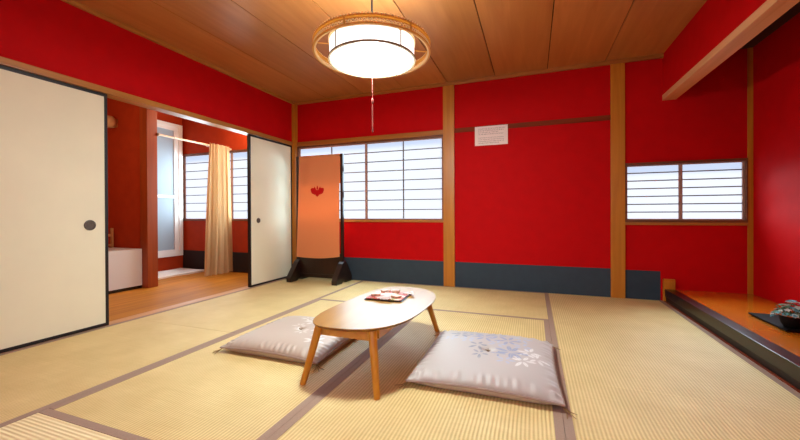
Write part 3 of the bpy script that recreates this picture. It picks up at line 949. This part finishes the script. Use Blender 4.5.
for q in range(96):
    a = rf.uniform(0, 2 * PI); r = .088 * math.sqrt(rf.random()); h = .062 + .115 * max(0, 1 - (r / .088) ** 1.5) * rf.uniform(.6, 1.0)
    if q % 12 == 0: r = rf.uniform(.075, .09); h = rf.uniform(.03, .09)
    if math.cos(a + 2.04) > .3: h = max(h, .088)
    c0 = Vector((fx + r * math.cos(a), fy + r * math.sin(a), fz + h))
    fl_ = MB(); np_ = 6
    nrm = Vector((math.cos(a) * r * 6, math.sin(a) * r * 6, .8)).normalized()
    t1 = nrm.cross(Vector((0, 0, 1)) if abs(nrm.z) < .95 else Vector((1, 0, 0))).normalized(); t2 = nrm.cross(t1)
    R_ = rf.uniform(.013, .021)
    for pth in range(np_):
        aa = 2 * PI * pth / np_ + q
        dv = t1 * math.cos(aa) + t2 * math.sin(aa); sd = nrm.cross(dv)
        vv = [c0, c0 + dv * R_ * .55 + sd * R_ * .32 + nrm * .004, c0 + dv * R_ + nrm * .001, c0 + dv * R_ * .55 - sd * R_ * .32 + nrm * .004]
        A = [fl_.bm.verts.new(v) for v in vv]; B = [fl_.bm.verts.new(v - nrm * .0015) for v in vv]
        fl_.bm.faces.new(A); fl_.bm.faces.new(B[::-1])
        for i in range(4): fl_.bm.faces.new((A[i], A[(i + 1) % 4], B[(i + 1) % 4], B[i]))
    fl_.build('blossom' if q % 3 != 2 else 'leaf', fm[q % 3], bw)
sm = MB()
for q in range(14):
    a = 2 * PI * q / 14; r = .08 * (.4 + .6 * rf.random())
    sm.tube([(fx, fy, fz + .03), (fx + .5 * r * math.cos(a), fy + .5 * r * math.sin(a), fz + .085), (fx + r * math.cos(a), fy + r * math.sin(a), fz + .125)], .0022, 5)
sm.build('stems', fm[2], bw)

# ------------------------------------------------------------------ notice on the back wall
nx0, nx1, nz0, nz1 = 2.430, 2.783, 1.594, 1.806
no = thing('wall_notice', (2.606, -.013, 1.70), 'white printed notice sheet pinned on the red wall over the wood strip', 'notice')
sheet = MB().box(nx0, nx1, -.0140, -.0126, nz0, nz1).build('sheet', M['paper'], no)
tx = MB(); rt = random.Random(5)
for row in range(9):
    z = nz1 - .034 - row * .0195
    if row == 4:
        tx.build('printed_text', M['ink'], sheet); tx = MB(); continue
    x = nx0 + .04; x_end = nx1 - .045 - (0 if row not in (2, 8) else .06)
    while x < x_end:
        wd = rt.uniform(.006, .017) if row < 2 else rt.uniform(.005, .013)
        hh = .011 if row < 2 else .0075
        # tiny broken strokes, like lines of small print
        tx.box(x, x + wd, -.0144, -.0141, z, z + .0022); tx.box(x, x + wd, -.0144, -.0141, z + hh - .002, z + hh)
        tx.box(x + wd * .4, x + wd * .4 + .002, -.0144, -.0141, z + .0022, z + hh - .002)
        x += wd + rt.uniform(.004, .008)
tx.build('printed_text', M['ink'], sheet)

# ------------------------------------------------------------------ light
def area(name, loc, rot, sx, sy, e, c=(1, 1, 1), shape='RECTANGLE', spread=PI):
    l = bpy.data.lights.new(name, 'AREA'); l.shape = shape; l.size = sx
    if shape == 'RECTANGLE': l.size_y = sy
    l.energy = e; l.color = c; l.spread = spread
    o = bpy.data.objects.new(name, l); COL.objects.link(o); o.location = loc; o.rotation_euler = rot
    return o
DAY = (.72, .90, 1.0)
for z in (.93, 1.25, 1.57):
    area('daylight_back_window', (1.075, -.085, z), (-PI / 2 + .6, 0, 0), 1.9, .27, 9.5, (.60, .84, 1), spread=2.2)
for z in (.92, 1.16):
    area('daylight_alcove_window', (4.35, -.07, z), (-PI / 2 + .6, 0, 0), .86, .22, 3, DAY, spread=1.6)
area('daylight_side_window', (-1.1, -.03, 1.26), (-PI / 2, 0, 0), 1.85, .95, 36, DAY)
area('lamp_down', (LX, LY, ZB - .03), (0, 0, 0), .36, .36, 22, (.86, 1, 1), 'DISK')
for i in range(4):
    a = math.radians(45 + 90 * i)
    l = bpy.data.lights.new('lamp_bulb', 'POINT'); l.energy = 14; l.color = (.86, 1, 1); l.shadow_soft_size = .025
    o = bpy.data.objects.new('lamp_bulb', l); COL.objects.link(o); o.location = (LX + .06 * math.cos(a), LY + .06 * math.sin(a), ZB - .045)
area('lamp_up', (LX, LY, ZB + .115), (PI, 0, 0), .46, .46, 19, (.9, 1, .92), 'DISK')
area('front_fill', (2.6, YF + .06, 1.05), (PI / 2 - .3, 0, 0), 3.0, 1.5, 13, (.74, .93, 1), spread=2.0)  # added fill from behind the camera; that wall has no window
pl = bpy.data.lights.new('side_room_lamp', 'POINT'); pl.energy = 20; pl.color = (1, .86, .60); pl.shadow_soft_size = .06
po = bpy.data.objects.new('side_room_lamp', pl); COL.objects.link(po); po.location = (-.55, -.40, 2.1)
pl = bpy.data.lights.new('nook_lamp', 'POINT'); pl.energy = 15; pl.color = (1, .84, .55); pl.shadow_soft_size = .05
po = bpy.data.objects.new('nook_lamp', pl); COL.objects.link(po); po.location = (-1.0, -2.3, 1.8)
sl = bpy.data.lights.new('sun', 'SUN'); sl.energy = 1.5; sl.color = (1, .84, .55); sl.angle = math.radians(16)
so = bpy.data.objects.new('sun', sl); COL.objects.link(so); so.location = (1, 4, 5); so.rotation_euler = (-PI / 4, 0, 0)
wd = bpy.data.worlds.new('world'); scene.world = wd; wd.use_nodes = True
wd.node_tree.nodes['Background'].inputs['Color'].default_value = (.75, .85, 1, 1)
wd.node_tree.nodes['Background'].inputs['Strength'].default_value = .25

vs = scene.view_settings
vs.view_transform = 'Standard'; vs.look = 'None'; vs.exposure = 0.0; vs.gamma = 1.0; vs.use_curve_mapping = False
scene.cycles.use_denoising = True
scene.cycles.max_bounces = 8
